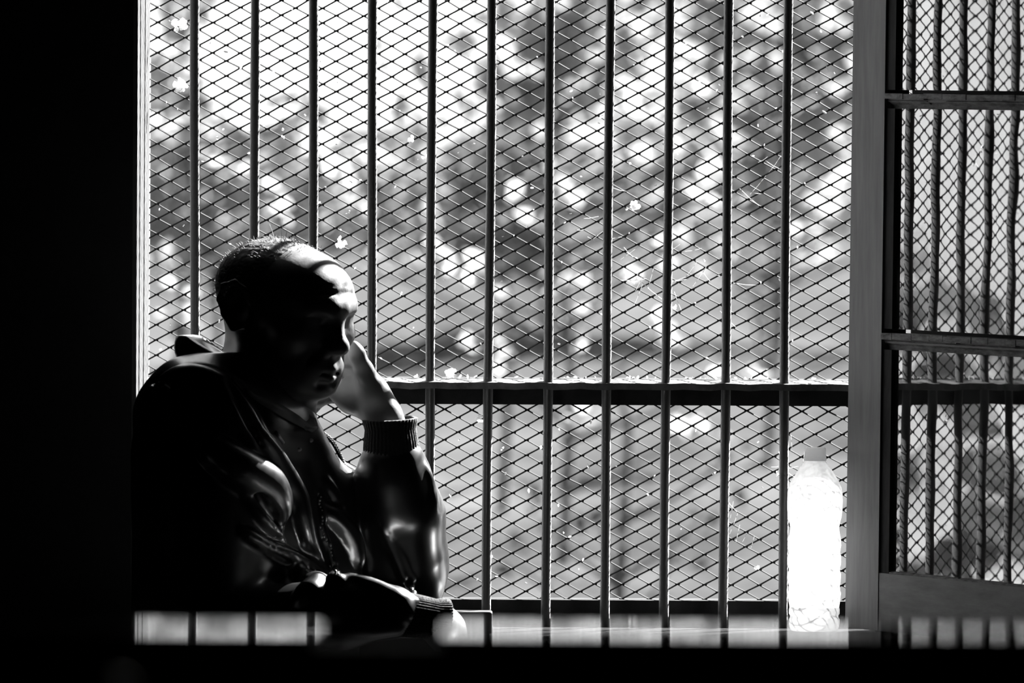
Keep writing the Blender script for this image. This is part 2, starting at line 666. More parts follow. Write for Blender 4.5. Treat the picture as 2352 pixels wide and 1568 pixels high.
fs = [(4 * k + j, 4 * k + (j + 1) % 4, 4 * k + 4 + (j + 1) % 4, 4 * k + 4 + j) for k in range(N) for j in range(4)]
fs += [(3, 2, 1, 0), (4 * N, 4 * N + 1, 4 * N + 2, 4 * N + 3)]
b.add(vs, fs)
part('crossbar', b, 'iron_flat', gr)

# expanded metal screen behind the bars
YM = 0.036
ms = root('mesh_screen', W(1130, 1440, YM), 'diamond pattern expanded metal screen fixed behind the iron bars', 'mesh screen')
PM = 1 / PXM(YM)
HX, HZ = 31.55 * PM, 17.35 * PM
n0 = W(615.7, 17.9, YM)
zmid0, zmid1 = W(1130, 928, YM).z, W(1130, 866, YM).z
zlow0, zlow1 = W(1130, 1440, YM).z, W(1130, 1372, YM).z


def mesh_panel(z0, z1, seed):
    rg = random.Random(seed)
    b = MB()
    i0, i1 = int((XL - n0.x) / HX) - 1, int((XR + 0.02 - n0.x) / HX) + 2
    j0, j1 = int((z0 - n0.z) / HZ) - 1, int((z1 - n0.z) / HZ) + 1
    jit = {}

    def nd(i, j):
        if (i, j) not in jit:
            jit[i, j] = Vector((n0.x + i * HX + rg.gauss(0, .0004), YM + rg.gauss(0, .0006), n0.z + j * HZ + rg.gauss(0, .0003)))
        return jit[i, j]

    def strand(p, q):
        t = (q - p).normalized()
        nrm = Vector((-t.z, 0, t.x))
        if nrm.z < 0:
            nrm = -nrm
        # strands of expanded metal are twisted about 35 degrees out of the sheet
        a = (nrm * 0.83 - Vector((0, 1, 0)) * 0.55) * 0.0006
        c = (nrm * 0.55 + Vector((0, 1, 0)) * 0.83) * 0.0010
        m = (p + q) / 2
        vs = []
        for s in (p, m, q):
            k = 1.0 if s is m else 1.15
            for sa, sc in ((1, 1), (1, -1), (-1, -1), (-1, 1)):
                vs.append(s + a * sa * k + c * sc)
        fs = []
        for r in (0, 4):
            fs += [(r + k, r + (k + 1) % 4, r + 4 + (k + 1) % 4, r + 4 + k) for k in range(4)]
        b.add(vs, fs)

    def knot(p):
        b.hexa([(p.x - .0034, p.y - .0014, p.z - .0010), (p.x + .0034, p.y - .0014, p.z - .0010), (p.x + .0034, p.y + .0014, p.z - .0010), (p.x - .0034, p.y + .0014, p.z - .0010),
                (p.x - .0034, p.y - .0014, p.z + .0010), (p.x + .0034, p.y - .0014, p.z + .0010), (p.x + .0034, p.y + .0014, p.z + .0010), (p.x - .0034, p.y + .0014, p.z + .0010)])
    for i in range(i0, i1):
        for j in range(j0, j1):
            if (i + j) % 2:
                continue
            p = nd(i, j)
            if p.z < z0 - HZ or p.z > z1 + HZ:
                continue
            knot(p)
            for dj in (1, -1):
                q = nd(i + 1, j + dj)
                if min(p.z, q.z) > z0 - HZ and max(p.z, q.z) < z1 + HZ:
                    strand(p, q)
    return b


part('upper_mesh', mesh_panel(zmid1, ZTOP, 3), 'mesh', ms)
part('lower_mesh', mesh_panel(zlow1 - HZ, zmid0, 5), 'mesh', ms)
b = MB()
def frame_rail(b, z0, z1):
    x0, x1 = XL - .01, XR + .0
    b.hexa([(x0, YM - .012, z0), (x1, YM - .012, z0), (x1, YM + .012, z0), (x0, YM + .012, z0),
            (x0, YM - .012, z1 - .0022), (x1, YM - .012, z1 - .0022), (x1, YM + .012, z1), (x0, YM + .012, z1)])


frame_rail(b, zmid0, zmid1)
part('middle_rail', b, 'frame_dark', ms)
b = MB()
frame_rail(b, SILL, zlow1)
part('bottom_rail', b, 'frame_dark', ms)

#@@SECTION sash
AS = math.radians(60.0)
UD = Vector((math.cos(AS), -math.sin(AS), 0))
ND = Vector((-math.sin(AS), -math.cos(AS), 0))
HP = W(1941, 1440, -0.1)
SH = -0.0155
sa = root('casement_sash', HP, 'open wooden casement with three glazed panes and cracked putty beside the bottle', 'window sash')


def SP(t, n, z):
    """t along the sash from its hinge, n out of its visible face, z height with the rack of the old frame"""
    return HP + UD * t + ND * n + Vector((0.0125 * (z - HP.z) * 0.6, 0, (z - HP.z) + SH * t))


def sash_box(t0, t1, n0_, n1_, z0, z1, b=None, seg=1):
    b = b or MB()
    for k in range(seg):
        a, c = t0 + (t1 - t0) * k / seg, t0 + (t1 - t0) * (k + 1) / seg
        b.hexa([SP(a, n0_, z0), SP(c, n0_, z0), SP(c, n1_, z0), SP(a, n1_, z0), SP(a, n0_, z1), SP(c, n0_, z1), SP(c, n1_, z1), SP(a, n1_, z1)])
    return b


def zat(v, y=-0.17):
    return W(2030, v, y).z


SZ0, SZ1 = HP.z, 2.12
SW, ST = 0.084, 0.56
GT = 0.093
part('hinge_stile', sash_box(0, SW, -0.04, 0, SZ0, SZ1), 'sash', sa)
part('outer_stile', sash_box(ST, ST + SW, -0.04, 0, SZ0, SZ1), 'sash', sa)
zb = zat(1313)
part('bottom_rail', sash_box(SW, ST, -0.04, -0.001, SZ0, zb), 'sash_h', sa)
part('top_rail', sash_box(SW, ST, -0.04, -0.001, SZ1 - 0.08, SZ1), 'sash_h', sa)
ztop = SZ1 - 0.08
mz = [(zat(247), zat(204)), (zat(800), zat(752))]
for z0, z1 in mz:
    o = part('muntin', sash_box(SW, ST, -0.034, -0.006, z0 + .009, z1 - .006), 'sash_h', sa)
    # the chipped face strip of old putty along the bar
    b = sash_box(SW, ST, -0.028, -0.012, z0, z0 + .010)
    rg = random.Random(int(z0 * 1000))
    t = SW
    while t < ST:
        w = rg.uniform(0.02, 0.06)
        zz = z0 + (z1 - z0) * 0.50
        e = rg.uniform(-.0012, .0012)
        if rg.random() > 0.12:
            sash_box(t, min(t + w, ST), -0.006, 0.0005 + rg.uniform(0, .001), zz + e, zz + (z1 - z0) * 0.30 + e * .5, b)
        if rg.random() > 0.2:
            b.hexa([SP(t, -.02, z0), SP(min(t + w, ST), -.02, z0), SP(min(t + w, ST), -.004, zz - .002), SP(t, -.004, zz - .002),
                    SP(t, -.026, z0 + .002), SP(min(t + w, ST), -.026, z0 + .002), SP(min(t + w, ST), -.010, zz), SP(t, -.010, zz)])
        t += w + rg.uniform(0, .002)
    part('putty', b, 'putty', o)
spans = [(zb, mz[1][0]), (mz[1][1], mz[0][0]), (mz[0][1], ztop)]
for k, (z0, z1) in enumerate(spans):
    b = MB()
    a = [SP(SW, -0.009, z0), SP(ST, -0.009, z0), SP(ST, -0.009, z1), SP(SW, -0.009, z1)]
    c = [SP(SW, -0.012, z0), SP(ST, -0.012, z0), SP(ST, -0.012, z1), SP(SW, -0.012, z1)]
    b.hexa(c + a)
    part('glass_pane', b, 'glass', sa)
    b = sash_box(SW, SW + 0.022, -0.009, -0.003, z0, z1)
    part('rabbet_strip', b, 'rabbet', sa)
# ragged putty on the bottom rail
b = sash_box(SW, ST, -0.030, -0.0035, zb - .001, zb + .0025)
rg = random.Random(4)
t = SW
while t < ST:
    w = rg.uniform(0.03, 0.08)
    if rg.random() > 0.1:
        h = rg.uniform(0.006, 0.010)
        b.hexa([SP(t, -.03, zb), SP(t + w, -.03, zb), SP(t + w, -.003, zb), SP(t, -.003, zb),
                SP(t, -.028, zb + h), SP(t + w, -.028, zb + h * .9), SP(t + w, -.006, zb + .003), SP(t, -.006, zb + .003)])
    t += w + rg.uniform(.002, .006)
part('putty', b, 'putty', sa)

#@@SECTION bottle
YBO = -0.082
bc = W(1870, 1449, YBO)
bc.z = SILL
pb = 1 / PXM(YBO)
bo = root('water_bottle', bc, 'sunlit plastic bottle with a screw cap standing on the sill beside the open casement', 'bottle')


def pr(lst):
    return [(r * pb, (1449 - v) * pb) for r, v in lst]


prof = [(57, 1394), (59, 1380), (61, 1362), (59, 1355), (58.5, 1345), (60, 1335), (61, 1318), (58.5, 1310), (58.5, 1303), (61, 1294), (61, 1276), (58.5, 1269), (59, 1262), (61, 1252), (60, 1236), (57, 1222), (56, 1210),
        (58, 1200), (61, 1188), (63, 1172), (63.5, 1150), (63, 1130), (61, 1118), (56, 1106), (50, 1096), (42, 1083), (35, 1073), (28, 1064), (24, 1058), (23, 1052)]
b = MB()
b.lathe(pr(prof), 48, bc)
part('bottle_body', b, 'bottle', bo, smooth=True)
b = MB()
b.lathe([(0.0005, .004)] + pr([(30, 1446), (44, 1449), (52, 1448), (56, 1442), (58, 1434), (58.5, 1422), (55.5, 1417), (55.5, 1413), (58.5, 1408), (58.5, 1398), (57, 1394)]), 48, bc)
part('bottle_base', b, 'clear', bo, smooth=True)
b = MB()
cp = pr([(22, 1058), (26, 1057), (26, 1051), (24.5, 1050), (25, 1049), (24.5, 1030), (23, 1027), (20, 1026.5)]) + [(0.0003, (1449 - 1026.5) * pb)]
b.lathe(cp, 40, bc)
o = part('screw_cap', b, 'cap', bo, flat_angle=40)
o['label'] = 'grey ribbed screw cap'

#@@SECTION bits
def flake(b, p, s, rg, el=1.0):
    """a small curled flake, open and thin"""
    t = Vector((rg.gauss(0, 1), rg.gauss(0, .45), rg.gauss(0, 1))).normalized()
    n = t.cross(Vector((rg.gauss(0, .4), 1, rg.gauss(0, .5)))).normalized()
    q = t.cross(n)
    vs = [p]
    for k in range(8):
        a = 2 * PI * k / 8
        w_ = s * rg.uniform(.75, 1.1)
        vs.append(p + t * math.cos(a) * w_ * el + n * math.sin(a) * w_ * .7 + q * .25 * s * math.cos(a) ** 2)
    b.add(vs, [(0, 1 + k, 1 + (k + 1) % 8) for k in range(8)])


# scraps caught in the screen
def scrap(u, v, r, seed, n=9):
    rg = random.Random(seed)
    b = MB()
    c = W(u, v, YM - 0.008)
    px = 1 / PXM(YM)
    for k in range(n + 3):
        a = rg.uniform(0, 2 * PI)
        d = rg.uniform(0, 0.72) ** 0.8 * r * px
        p = Vector((c.x + d * math.cos(a), c.y + rg.uniform(-.004, .001), c.z + d * math.sin(a) * 0.8))
        flake(b, p, r * px * rg.uniform(0.22, 0.48), rg)
    return b, c


SCR = [(413, 57, 21, 'large white fluffy scrap in the mesh above another, left of the first bar'),
       (417, 196, 21, 'large white fluffy scrap lower of the pair left of the first bar'),
       (943, 320, 12, 'small white scrap in the mesh between the fourth and fifth bars, higher one'),
       (980, 360, 11, 'small white scrap touching the left side of the fifth bar'),
       (783, 556, 18, 'white scrap in the mesh just above the man\'s forehead'),
       (1453, 474, 20, 'white star-shaped scrap caught in the mesh right of the eighth bar'),
       (1034, 857, 18, 'white clump resting on the crossbar right of the fifth bar'),
       (1101, 962, 14, 'white scrap below the crossbar against the sixth bar'),
       (1549, 706, 9, 'small white scrap in the mesh right of the ninth bar, among the cobwebs'),
       (1740, 1305, 8, 'small white scrap in the lower mesh left of the bottle')]
for k, (u, v, r, lb) in enumerate(SCR):
    b, c = scrap(u, v, r, 100 + k, 8 if r < 15 else 16)
    solo('fluff_scrap', b, 'fluff', c, lb, 'scrap', 'white scraps caught in the mesh', smooth=True)
b = MB()
rg = random.Random(21)
for k in range(330):
    i = rg.randint(-9, 44)
    j = rg.randint(-84, 2)
    f = rg.random()
    p = Vector((n0.x + (i + f) * HX, YM - .0065, n0.z + (j + f * rg.choice((1, -1))) * HZ + .001))
    if not (XL + .012 < p.x < 0.455 and zlow1 + .01 < p.z) or zmid0 - .01 < p.z < zmid1 + .01:
        continue
    s = rg.choice((0.0012, 0.0014, 0.0018, 0.0024))
    flake(b, p, s, rg, rg.uniform(1, 1.8))
for k in range(70):      # flakes lying along the crossbar
    x = rg.uniform(XL + .02, .455)
    if min(abs(x - bar_x(q, ZR1)) for q in range(11)) > .012:
        flake(b, Vector((x, YB + rg.uniform(-.004, .012), ZR1 + .0035)), rg.uniform(.001, .0024), rg, 1.6)
o = solo('debris_specks', b, 'speck', W(1130, 880, YM), 'tiny bright specks of dust and debris sprinkled over the mesh', 'debris', smooth=True)
o['kind'] = 'stuff'
b = MB()
for k in range(46):
    ca = rg.choice([(1470, 560), (1500, 640), (1590, 630), (1640, 650), (1360, 500), (1700, 1200), (1820, 1060), (1760, 420)])
    u, v = ca[0] + rg.gauss(0, 28), ca[1] + rg.gauss(0, 34)
    a = rg.uniform(0, PI)
    L = rg.uniform(20, 62)
    p, q = W(u, v, YM - .0055), W(u + L * math.cos(a), v + L * math.sin(a), YM - .0045)
    m = (p + q) / 2 + Vector((0, 0, -.001))
    b.tube([p, m, q], .00034, 4)
o = solo('cobweb', b, 'web', W(1500, 640, YM), 'thin broken cobweb threads stretched across the mesh between the bars', 'cobweb')
o['kind'] = 'stuff'

#@@SECTION person
def A(p):
    return np.array(p, float)


PB = Vector((W(560, 1568, -0.56).x, -0.56, 0.0))
pe = root('person', PB, 'seated man in a black satin bomber jacket resting his tilted head on his raised hand', 'person')

# --- head frame: columns are his right, his front, his crown
YAW, PIT, RLL, HS = math.radians(47), math.radians(13), math.radians(-1), 0.97
Fv = Vector((math.sin(YAW) * math.cos(PIT), -math.cos(YAW) * math.cos(PIT), -math.sin(PIT)))
Xv = Fv.cross(Vector((0, 0, 1))).normalized()
Uv = Xv.cross(Fv).normalized()
Xr = (Xv * math.cos(RLL) + Uv * math.sin(RLL)).normalized()
Ur = Xr.cross(Fv).normalized()
HR = np.array([[Xr[i], Fv[i], Ur[i]] for i in range(3)])
nose_l = A((0, 0.117, -0.030)) * HS
off = HR @ nose_l
HC = A(W(790, 800, -0.52 + off[1])) - off


def H(x, y, z):
    return HC + HR @ (A((x, y, z)) * HS)


def HV(x, y, z):
    """axes of a small head-bound ellipsoid"""
    return HR


h = 0.0025
lo, hi = W(470, 1500, -0.74), W(1140, 530, -0.30)
bf = Field((lo.x, -0.76, lo.z), (hi.x, -0.30, hi.z), h)


def hell(c, r, k=0.012, mode='u', R=None):
    bf.ell(H(*c), A(r) * HS, HR if R is None else HR @ R, k, mode)


def hcap(a, b_, ra, rb, k=0.01, mode='u'):
    bf.cap(H(*a), H(*b_), ra * HS, rb * HS, k, mode)


# skull and face
hell((0, -0.018, 0.018), (0.078, 0.102, 0.071), 0.001)
hell((0, 0.040, 0.025), (0.062, 0.050, 0.050), 0.03)
hell((0, 0.028, -0.035), (0.060, 0.064, 0.075), 0.03)
hell((0, 0.040, -0.072), (0.050, 0.050, 0.035), 0.03)
for s in (1, -1):
    hcap((s * 0.058, -0.005, -0.055), (s * 0.024, 0.066, -0.091), 0.016, 0.016, 0.03)
    hell((s * 0.046, 0.060, -0.024), (0.021, 0.022, 0.018), 0.02)
hell((0, 0.080, -0.094), (0.020, 0.014, 0.014), 0.018)
hcap((-0.036, 0.080, 0.020), (-0.010, 0.090, 0.019), 0.011, 0.012, 0.014)
hcap((0.036, 0.080, 0.020), (0.010, 0.090, 0.019), 0.011, 0.012, 0.014)
# eye sockets, eyeballs, lids
for s in (1, -1):
    hell((s * 0.032, 0.097, -0.001), (0.017, 0.016, 0.010), 0.010, 's')
    hell((s * 0.031, 0.0745, -0.001), (0.0135, 0.0130, 0.0125), 0.004)
    hcap((s * 0.019, 0.086, 0.003), (s * 0.043, 0.079, 0.003), 0.0045, 0.0045, 0.004)
    hcap((s * 0.019, 0.085, -0.010), (s * 0.043, 0.078, -0.008), 0.0045, 0.0050, 0.006)
# nose
hcap((0, 0.086, 0.012), (0, 0.108, -0.026), 0.0085, 0.0105, 0.014)
hell((0, 0.109, -0.031), (0.0125, 0.0125, 0.0110), 0.010)
for s in (1, -1):
    hell((s * 0.0125, 0.097, -0.035), (0.0085, 0.0120, 0.0085), 0.007)
    hell((s * 0.0075, 0.104, -0.0455), (0.0038, 0.006, 0.004), 0.003, 's')
# mouth
hell((0, 0.078, -0.062), (0.034, 0.022, 0.022), 0.016)
for s in (1, -1):
    hcap((0, 0.0985, -0.0640), (s * 0.022, 0.086, -0.0680), 0.0065, 0.0035, 0.006)
    hcap((0, 0.0965, -0.0760), (s * 0.020, 0.085, -0.0720), 0.0078, 0.0040, 0.006)
    hcap((0, 0.1065, -0.0700), (s * 0.024, 0.0905, -0.0705), 0.0022, 0.0018, 0.003, 's')
    hcap((s * 0.021, 0.094, -0.036), (s * 0.035, 0.080, -0.066), 0.0028, 0.0022, 0.008, 's')
hcap((-0.014, 0.0945, -0.0865), (0.014, 0.0945, -0.0865), 0.004, 0.004, 0.008, 's')
# brow furrows
for z in (0.043, 0.053, 0.063):
    hcap((-0.035, 0.082, z - .004), (0, 0.094 - (z - .043) * .35, z), 0.0009, 0.0009, 0.004, 's')
    hcap((0.035, 0.082, z - .004), (0, 0.094 - (z - .043) * .35, z), 0.0009, 0.0009, 0.004, 's')
# ears
for s in (1, -1):
    ca, sa_ = math.cos(0.42), math.sin(0.42) * s
    RE = np.array([[ca, sa_, 0], [-sa_, ca, 0], [0, 0, 1]]).T
    hell((s * 0.083, -0.020, 0.000), (0.0075, 0.019, 0.031), 0.006, 'u', RE)
    pts = [(s * 0.080, 0.000, 0.008), (s * 0.086, -0.004, 0.026), (s * 0.092, -0.020, 0.033), (s * 0.097, -0.036, 0.024), (s * 0.097, -0.040, 0.004), (s * 0.091, -0.032, -0.016), (s * 0.084, -0.018, -0.030), (s * 0.078, -0.006, -0.026)]
    bf.chain([H(*p) for p in pts], [0.0038 * HS] * 6 + [0.006 * HS, 0.004 * HS], 0.004)
    hell((s * 0.092, -0.014, 0.004), (0.006, 0.010, 0.016), 0.005, 's', RE)
# neck and hidden torso core
nb = A(W(595, 935, -0.47))
bf.cap(H(0, -0.030, -0.045), nb, 0.056, 0.062, 0.03)
bf.cap(H(0, 0.020, -0.085), nb + A((0.03, -0.03, -0.01)), 0.030, 0.045, 0.03)
bf.cap(nb, A(W(560, 1180, -0.50)), 0.065, 0.10, 0.03)
bf.cap(nb + A((0, 0, -.04)), A(W(455, 985, -0.60)), 0.04, 0.05, 0.03)
bf.cap(nb + A((0, 0, -.06)), A(W(740, 1130, -0.40)), 0.035, 0.035, 0.03)
bf.cap(A(W(560, 1180, -0.50)), A(W(560, 1450, -0.52)), 0.10, 0.11, 0.03)
# arms inside the sleeves
LSH, LEL, LWR = A(W(755, 1135, -0.40)), A(W(950, 1320, -0.380)), A(W(886, 975, -0.456))
RSH, REL, RWR = A(W(455, 985, -0.62)), A(W(458, 1392, -0.650)), A(W(1010, 1428, -0.665))
bf.chain([LSH, LEL], [0.042, 0.036], 0.02)
bf.chain([LEL, LEL * .35 + LWR * .65, LWR], [0.038, 0.030, 0.0235], 0.02)
bf.chain([RSH, REL], [0.045, 0.036], 0.02)
bf.chain([REL, A(W(640, 1434, -0.655)), A(W(800, 1402, -0.690)), RWR], [0.036, 0.034, 0.029, 0.022], 0.02)


def P(u, v, y):
    return A(W(u, v, y))


# left hand, folded against the cheek
wr = P(876, 946, -0.456)
bf.chain([LWR, wr, P(858, 905, -0.450)], [0.0235, 0.0225, 0.021], 0.014)
mcp = [P(822, 822, -0.455), P(831, 845, -0.436), P(835, 868, -0.420), P(835, 890, -0.408)]
for i, m_ in enumerate(mcp):
    base = P(866 - i * 3, 915 + i * 8, -0.444 + i * 0.008)
    bf.chain([base, m_], [0.0165, [0.0115, 0.0118, 0.0112, 0.0100][i]], 0.012)
# heel of the hand toward the face
bf.chain([P(850, 935, -0.437), P(805, 918, -0.435), P(772, 903, -0.437)], [0.019, 0.016, 0.011], 0.014)
bf.chain([P(838, 900, -0.430), P(800, 890, -0.425)], [0.018, 0.014], 0.014)
FING = [
    [mcp[0], P(790, 828, -0.418), P(765, 858, -0.410), P(752, 882, -0.415)],
    [mcp[1], P(788, 855, -0.404), P(757, 885, -0.404), P(740, 905, -0.412)],
    [mcp[2], P(786, 882, -0.398), P(742, 910, -0.410), P(719, 938, -0.424)],
    [mcp[3], P(783, 905, -0.400), P(735, 920, -0.425), P(696, 928, -0.446)],
]
FR = [(0.0112, 0.0100, 0.0088, 0.0078), (0.0115, 0.0102, 0.0090, 0.0080), (0.0110, 0.0098, 0.0090, 0.0082), (0.0098, 0.0088, 0.0080, 0.0074)]
for p, r in zip(FING, FR):
    bf.chain(p, r, 0.003)
# thumb lies up along the cheek
bf.chain([P(862, 905, -0.452), P(836, 850, -0.474), P(819, 812, -0.482), P(811, 795, -0.482)], [0.0165, 0.0115, 0.0100, 0.0082], 0.010)
# right hand hanging over the knee
rw2 = P(1024, 1450, -0.668)
bf.chain([RWR, rw2], [0.022, 0.023], 0.012)
for i in range(4):
    m_ = P(1046 + i * 4, 1500 + i * 6, -0.69 + i * 0.018)
    bf.chain([rw2, m_], [0.020, 0.0115], 0.014)
    q1 = m_ + A((0.018, 0.0, -0.030 - .002 * i))
    q2 = q1 + A((0.002, 0.004, -0.024))
    q3 = q2 + A((-0.006, 0.004, -0.018))
    bf.chain([m_, q1, q2, q3], [0.0108, 0.0096, 0.0086, 0.0076], 0.003)
bf.chain([rw2 + A((0, -.008, 0)), P(1036, 1494, -0.715), P(1052, 1520, -0.728), P(1058, 1542, -0.732)], [0.017, 0.0115, 0.0100, 0.0082], 0.010)
vs, fs = bf.nets()
vs, fs = biggest(vs, fs)
vs = relax(vs, fs, 2, 0.5)
body = part('body', (vs.tolist(), fs.tolist()), 'skin', pe, smooth=True)

# --- short grey hair over the back and top of the head
hf = Field(HC - 0.14, HC + 0.14, 0.0025)


def hairfn(X, Y, Z):
    px, py, pz = X - HC[0], Y - HC[1], Z - HC[2]
    q = [(px * HR[0, i] + py * HR[1, i] + pz * HR[2, i]) / HS for i in range(3)]
    c, r = (0, -0.018, 0.018), (0.0793, 0.1033, 0.0723)
    e = [(q[i] - c[i]) / r[i] for i in range(3)]
    k0 = np.sqrt(e[0] ** 2 + e[1] ** 2 + e[2] ** 2)
    k1 = np.sqrt(sum((e[i] / r[i]) ** 2 for i in range(3)))
    d = k0 * (k0 - 1) / np.maximum(k1, 1e-6)
    d = d + 0.0011 * np.sin(q[0] * 900 + np.sin(q[1] * 500) * 2) * np.sin(q[2] * 700 + q[1] * 620)
    ax_ = np.abs(q[0])
    front = q[1] - (0.038 + 0.25 * (q[2] - 0.07) + 0.20 * np.maximum(0, 0.04 - np.abs(ax_ - 0.0)) * 0)
    side = np.where(q[1] > -0.028, 0.030 - q[2], -0.088 - q[2])
    cut = np.maximum(front, side) * 0.9
    inner = 0.010 + d
    return np.maximum(np.maximum(d, cut), -inner)


hf.apply(hairfn, HC - 0.14, HC + 0.14, 0, 'u')
vs, fs = hf.nets()
vs, fs = biggest(vs, fs)
vs = relax(vs, fs, 1, 0.4)
b = MB()
b.add(vs.tolist(), fs.tolist())
rg = random.Random(5)
HSURF = []
for k in range(900):
    th, ph = rg.uniform(-PI, PI), rg.uniform(-0.35, 1.5)
    d = A((math.cos(ph) * math.sin(th), math.cos(ph) * math.cos(th), math.sin(ph)))
    q = A((0.0795 * d[0], -0.018 + 0.1035 * d[1], 0.018 + 0.0725 * d[2]))
    if q[1] > 0.040 + .25 * (q[2] - .07) + rg.uniform(-.004, .012) or (q[2] < 0.030 and q[1] > -0.03):
        continue
    t = A((rg.gauss(0, .5), -0.7 + rg.gauss(0, .4), rg.gauss(0, .5)))
    L_ = rg.uniform(0.002, 0.005) if rg.random() < 0.985 else rg.uniform(0.012, 0.024)
    e1 = q + (d * 0.55 + t * 0.5) * L_ * 0.6
    e2 = q + (d * 0.6 + t * 0.9) * L_
    b.tube([H(*q), H(*e1), H(*e2)], [0.00042, 0.00034, 0.00016], 4, cap=False)
hair = part('hair', b, 'hair', pe, smooth=True)
hair['label'] = 'short thinning grey hair'

# --- jacket
jf = Field((W(285, 1000, -0.85).x, -0.87, 0.53), (W(1060, 1000, -0.3).x, -0.30, W(500, 810, -0.5).z), 0.003)
# trunk turned half away: broad side to the viewer, chest toward the window's right end
jf.chain([P(500, 1010, -0.580), P(470, 1225, -0.590), P(465, 1400, -0.595), P(470, 1640, -0.595)], [0.082, 0.088, 0.090, 0.095], 0.05)
jf.chain([P(580, 1030, -0.510), P(568, 1225, -0.510), P(568, 1400, -0.51), P(572, 1640, -0.515)], [0.082, 0.086, 0.088, 0.092], 0.05)
jf.chain([P(642, 1072, -0.44), P(662, 1145, -0.43), P(668, 1240, -0.438), P(676, 1380, -0.465), P(676, 1640, -0.475)], [0.068, 0.076, 0.080, 0.082, 0.085], 0.05)
# the slope of the shoulders trims the trunk
p0, p1 = P(430, 840, -0.5), P(790, 1050, -0.5)
sl = (p1 - p0) / np.linalg.norm(p1 - p0)
sn = A((-sl[2], 0.12, sl[0]))
sn /= np.linalg.norm(sn)


def above(X, Y, Z):
    return (-((X - p0[0]) * sn[0] + (Y - p0[1]) * sn[1] + (Z - p0[2]) * sn[2])).astype(np.float32)


jf.apply(above, jf.lo, jf.lo + jf.h * jf.n, 0.03, 's')
jf.chain([P(555, 945, -0.58), P(630, 990, -0.535), P(686, 1036, -0.495), P(742, 1112, -0.455)], 0.030, 0.03)
jf.chain([P(600, 925, -0.50), P(520, 925, -0.56), P(440, 950, -0.625)], [0.060, 0.060, 0.068], 0.05)
jf.chain([P(640, 1085, -0.46), P(760, 1155, -0.395)], [0.048, 0.048], 0.03)
# right sleeve, nearest the viewer
jf.chain([P(440, 955, -0.61), P(424, 1120, -0.635), P(450, 1385, -0.652)], [0.070, 0.068, 0.060], 0.03)
jf.chain([P(475, 1425, -0.648), P(640, 1432, -0.655), P(800, 1402, -0.690), P(905, 1405, -0.695)], [0.046, 0.048, 0.045, 0.034], 0.02)
# left sleeve, upright by the window
jf.chain([P(765, 1165, -0.395), P(850, 1240, -0.385), P(945, 1315, -0.378)], [0.050, 0.056, 0.048], 0.03)
jf.chain([P(968, 1352, -0.375), P(941, 1280, -0.406), P(926, 1180, -0.436), P(906, 1088, -0.450), P(900, 1062, -0.454)], [0.022, 0.046, 0.053, 0.042, 0.037], 0.025)
jf.chain([P(965, 1328, -0.370), P(985, 1371, -0.364)], [0.034, 0.010], 0.02)

FOLDS = [
    # polyline in the photograph, half width of the crease, blend, how far it stands out
    ([(345, 905), (400, 868), (450, 852), (510, 880), (560, 930), (600, 985)], 0.006, 0.016, 0.2),
    ([(508, 892), (548, 969), (571, 1012)], 0.005, 0.008, 0.5),
    ([(565, 1000), (580, 1030), (609, 1084), (642, 1168), (636, 1228)], 0.0095, 0.007, 0.75),
    ([(545, 905), (578, 953), (594, 985)], 0.006, 0.008, 0.5),
    ([(590, 985), (612, 1020), (640, 1064), (678, 1137), (693, 1206), (712, 1267), (743, 1325)], 0.0125, 0.008, 0.75),
    ([(467, 1022), (494, 1045), (548, 1080), (605, 1112), (640, 1165)], 0.024, 0.012, 0.70),
    ([(536, 1095), (578, 1164), (632, 1229), (659, 1271)], 0.0075, 0.006, 0.8),
    ([(554, 1220), (617, 1260), (663, 1279), (708, 1298), (735, 1325)], 0.0075, 0.008, 0.7),
    ([(671, 1310), (700, 1338), (740, 1336), (775, 1330)], 0.013, 0.009, 0.7),
    ([(683, 1378), (705, 1352), (745, 1328)], 0.013, 0.009, 0.7),
    ([(728, 1133), (733, 1164), (739, 1225), (754, 1252), (766, 1306), (779, 1325)], 0.0045, 0.004, 0.9),
    ([(746, 1175), (785, 1206), (806, 1244), (816, 1300)], 0.014, 0.009, 0.7),
    ([(745, 1100), (772, 1145), (790, 1185)], 0.006, 0.008, 0.6),
    ([(884, 1215), (915, 1275), (937, 1330), (958, 1380)], 0.0055, 0.010, 0.3),
    ([(980, 1075), (995, 1120), (996, 1170)], 0.004, 0.010, 0.3),
    ([(800, 1325), (850, 1343), (900, 1360), (925, 1372)], 0.006, 0.010, 0.3),
    ([(870, 1362), (900, 1367), (915, 1380)], 0.005, 0.007, 0.4),
    ([(350, 905), (330, 1000), (318, 1080)], 0.006, 0.014, 0.2),
]
jobs = []
for pl, r, k, out_ in FOLDS:
    pts = []
    for i in range(len(pl) - 1):
        n = max(2, int(math.dist(pl[i], pl[i + 1]) / 14))
        for s in range(n + (i == len(pl) - 2)):
            t = s / n
            q = jf.front(pl[i][0] + (pl[i + 1][0] - pl[i][0]) * t, pl[i][1] + (pl[i + 1][1] - pl[i][1]) * t)
            if q is not None:
                pts.append(A(q))
    jobs.append((pts, r, k, out_))
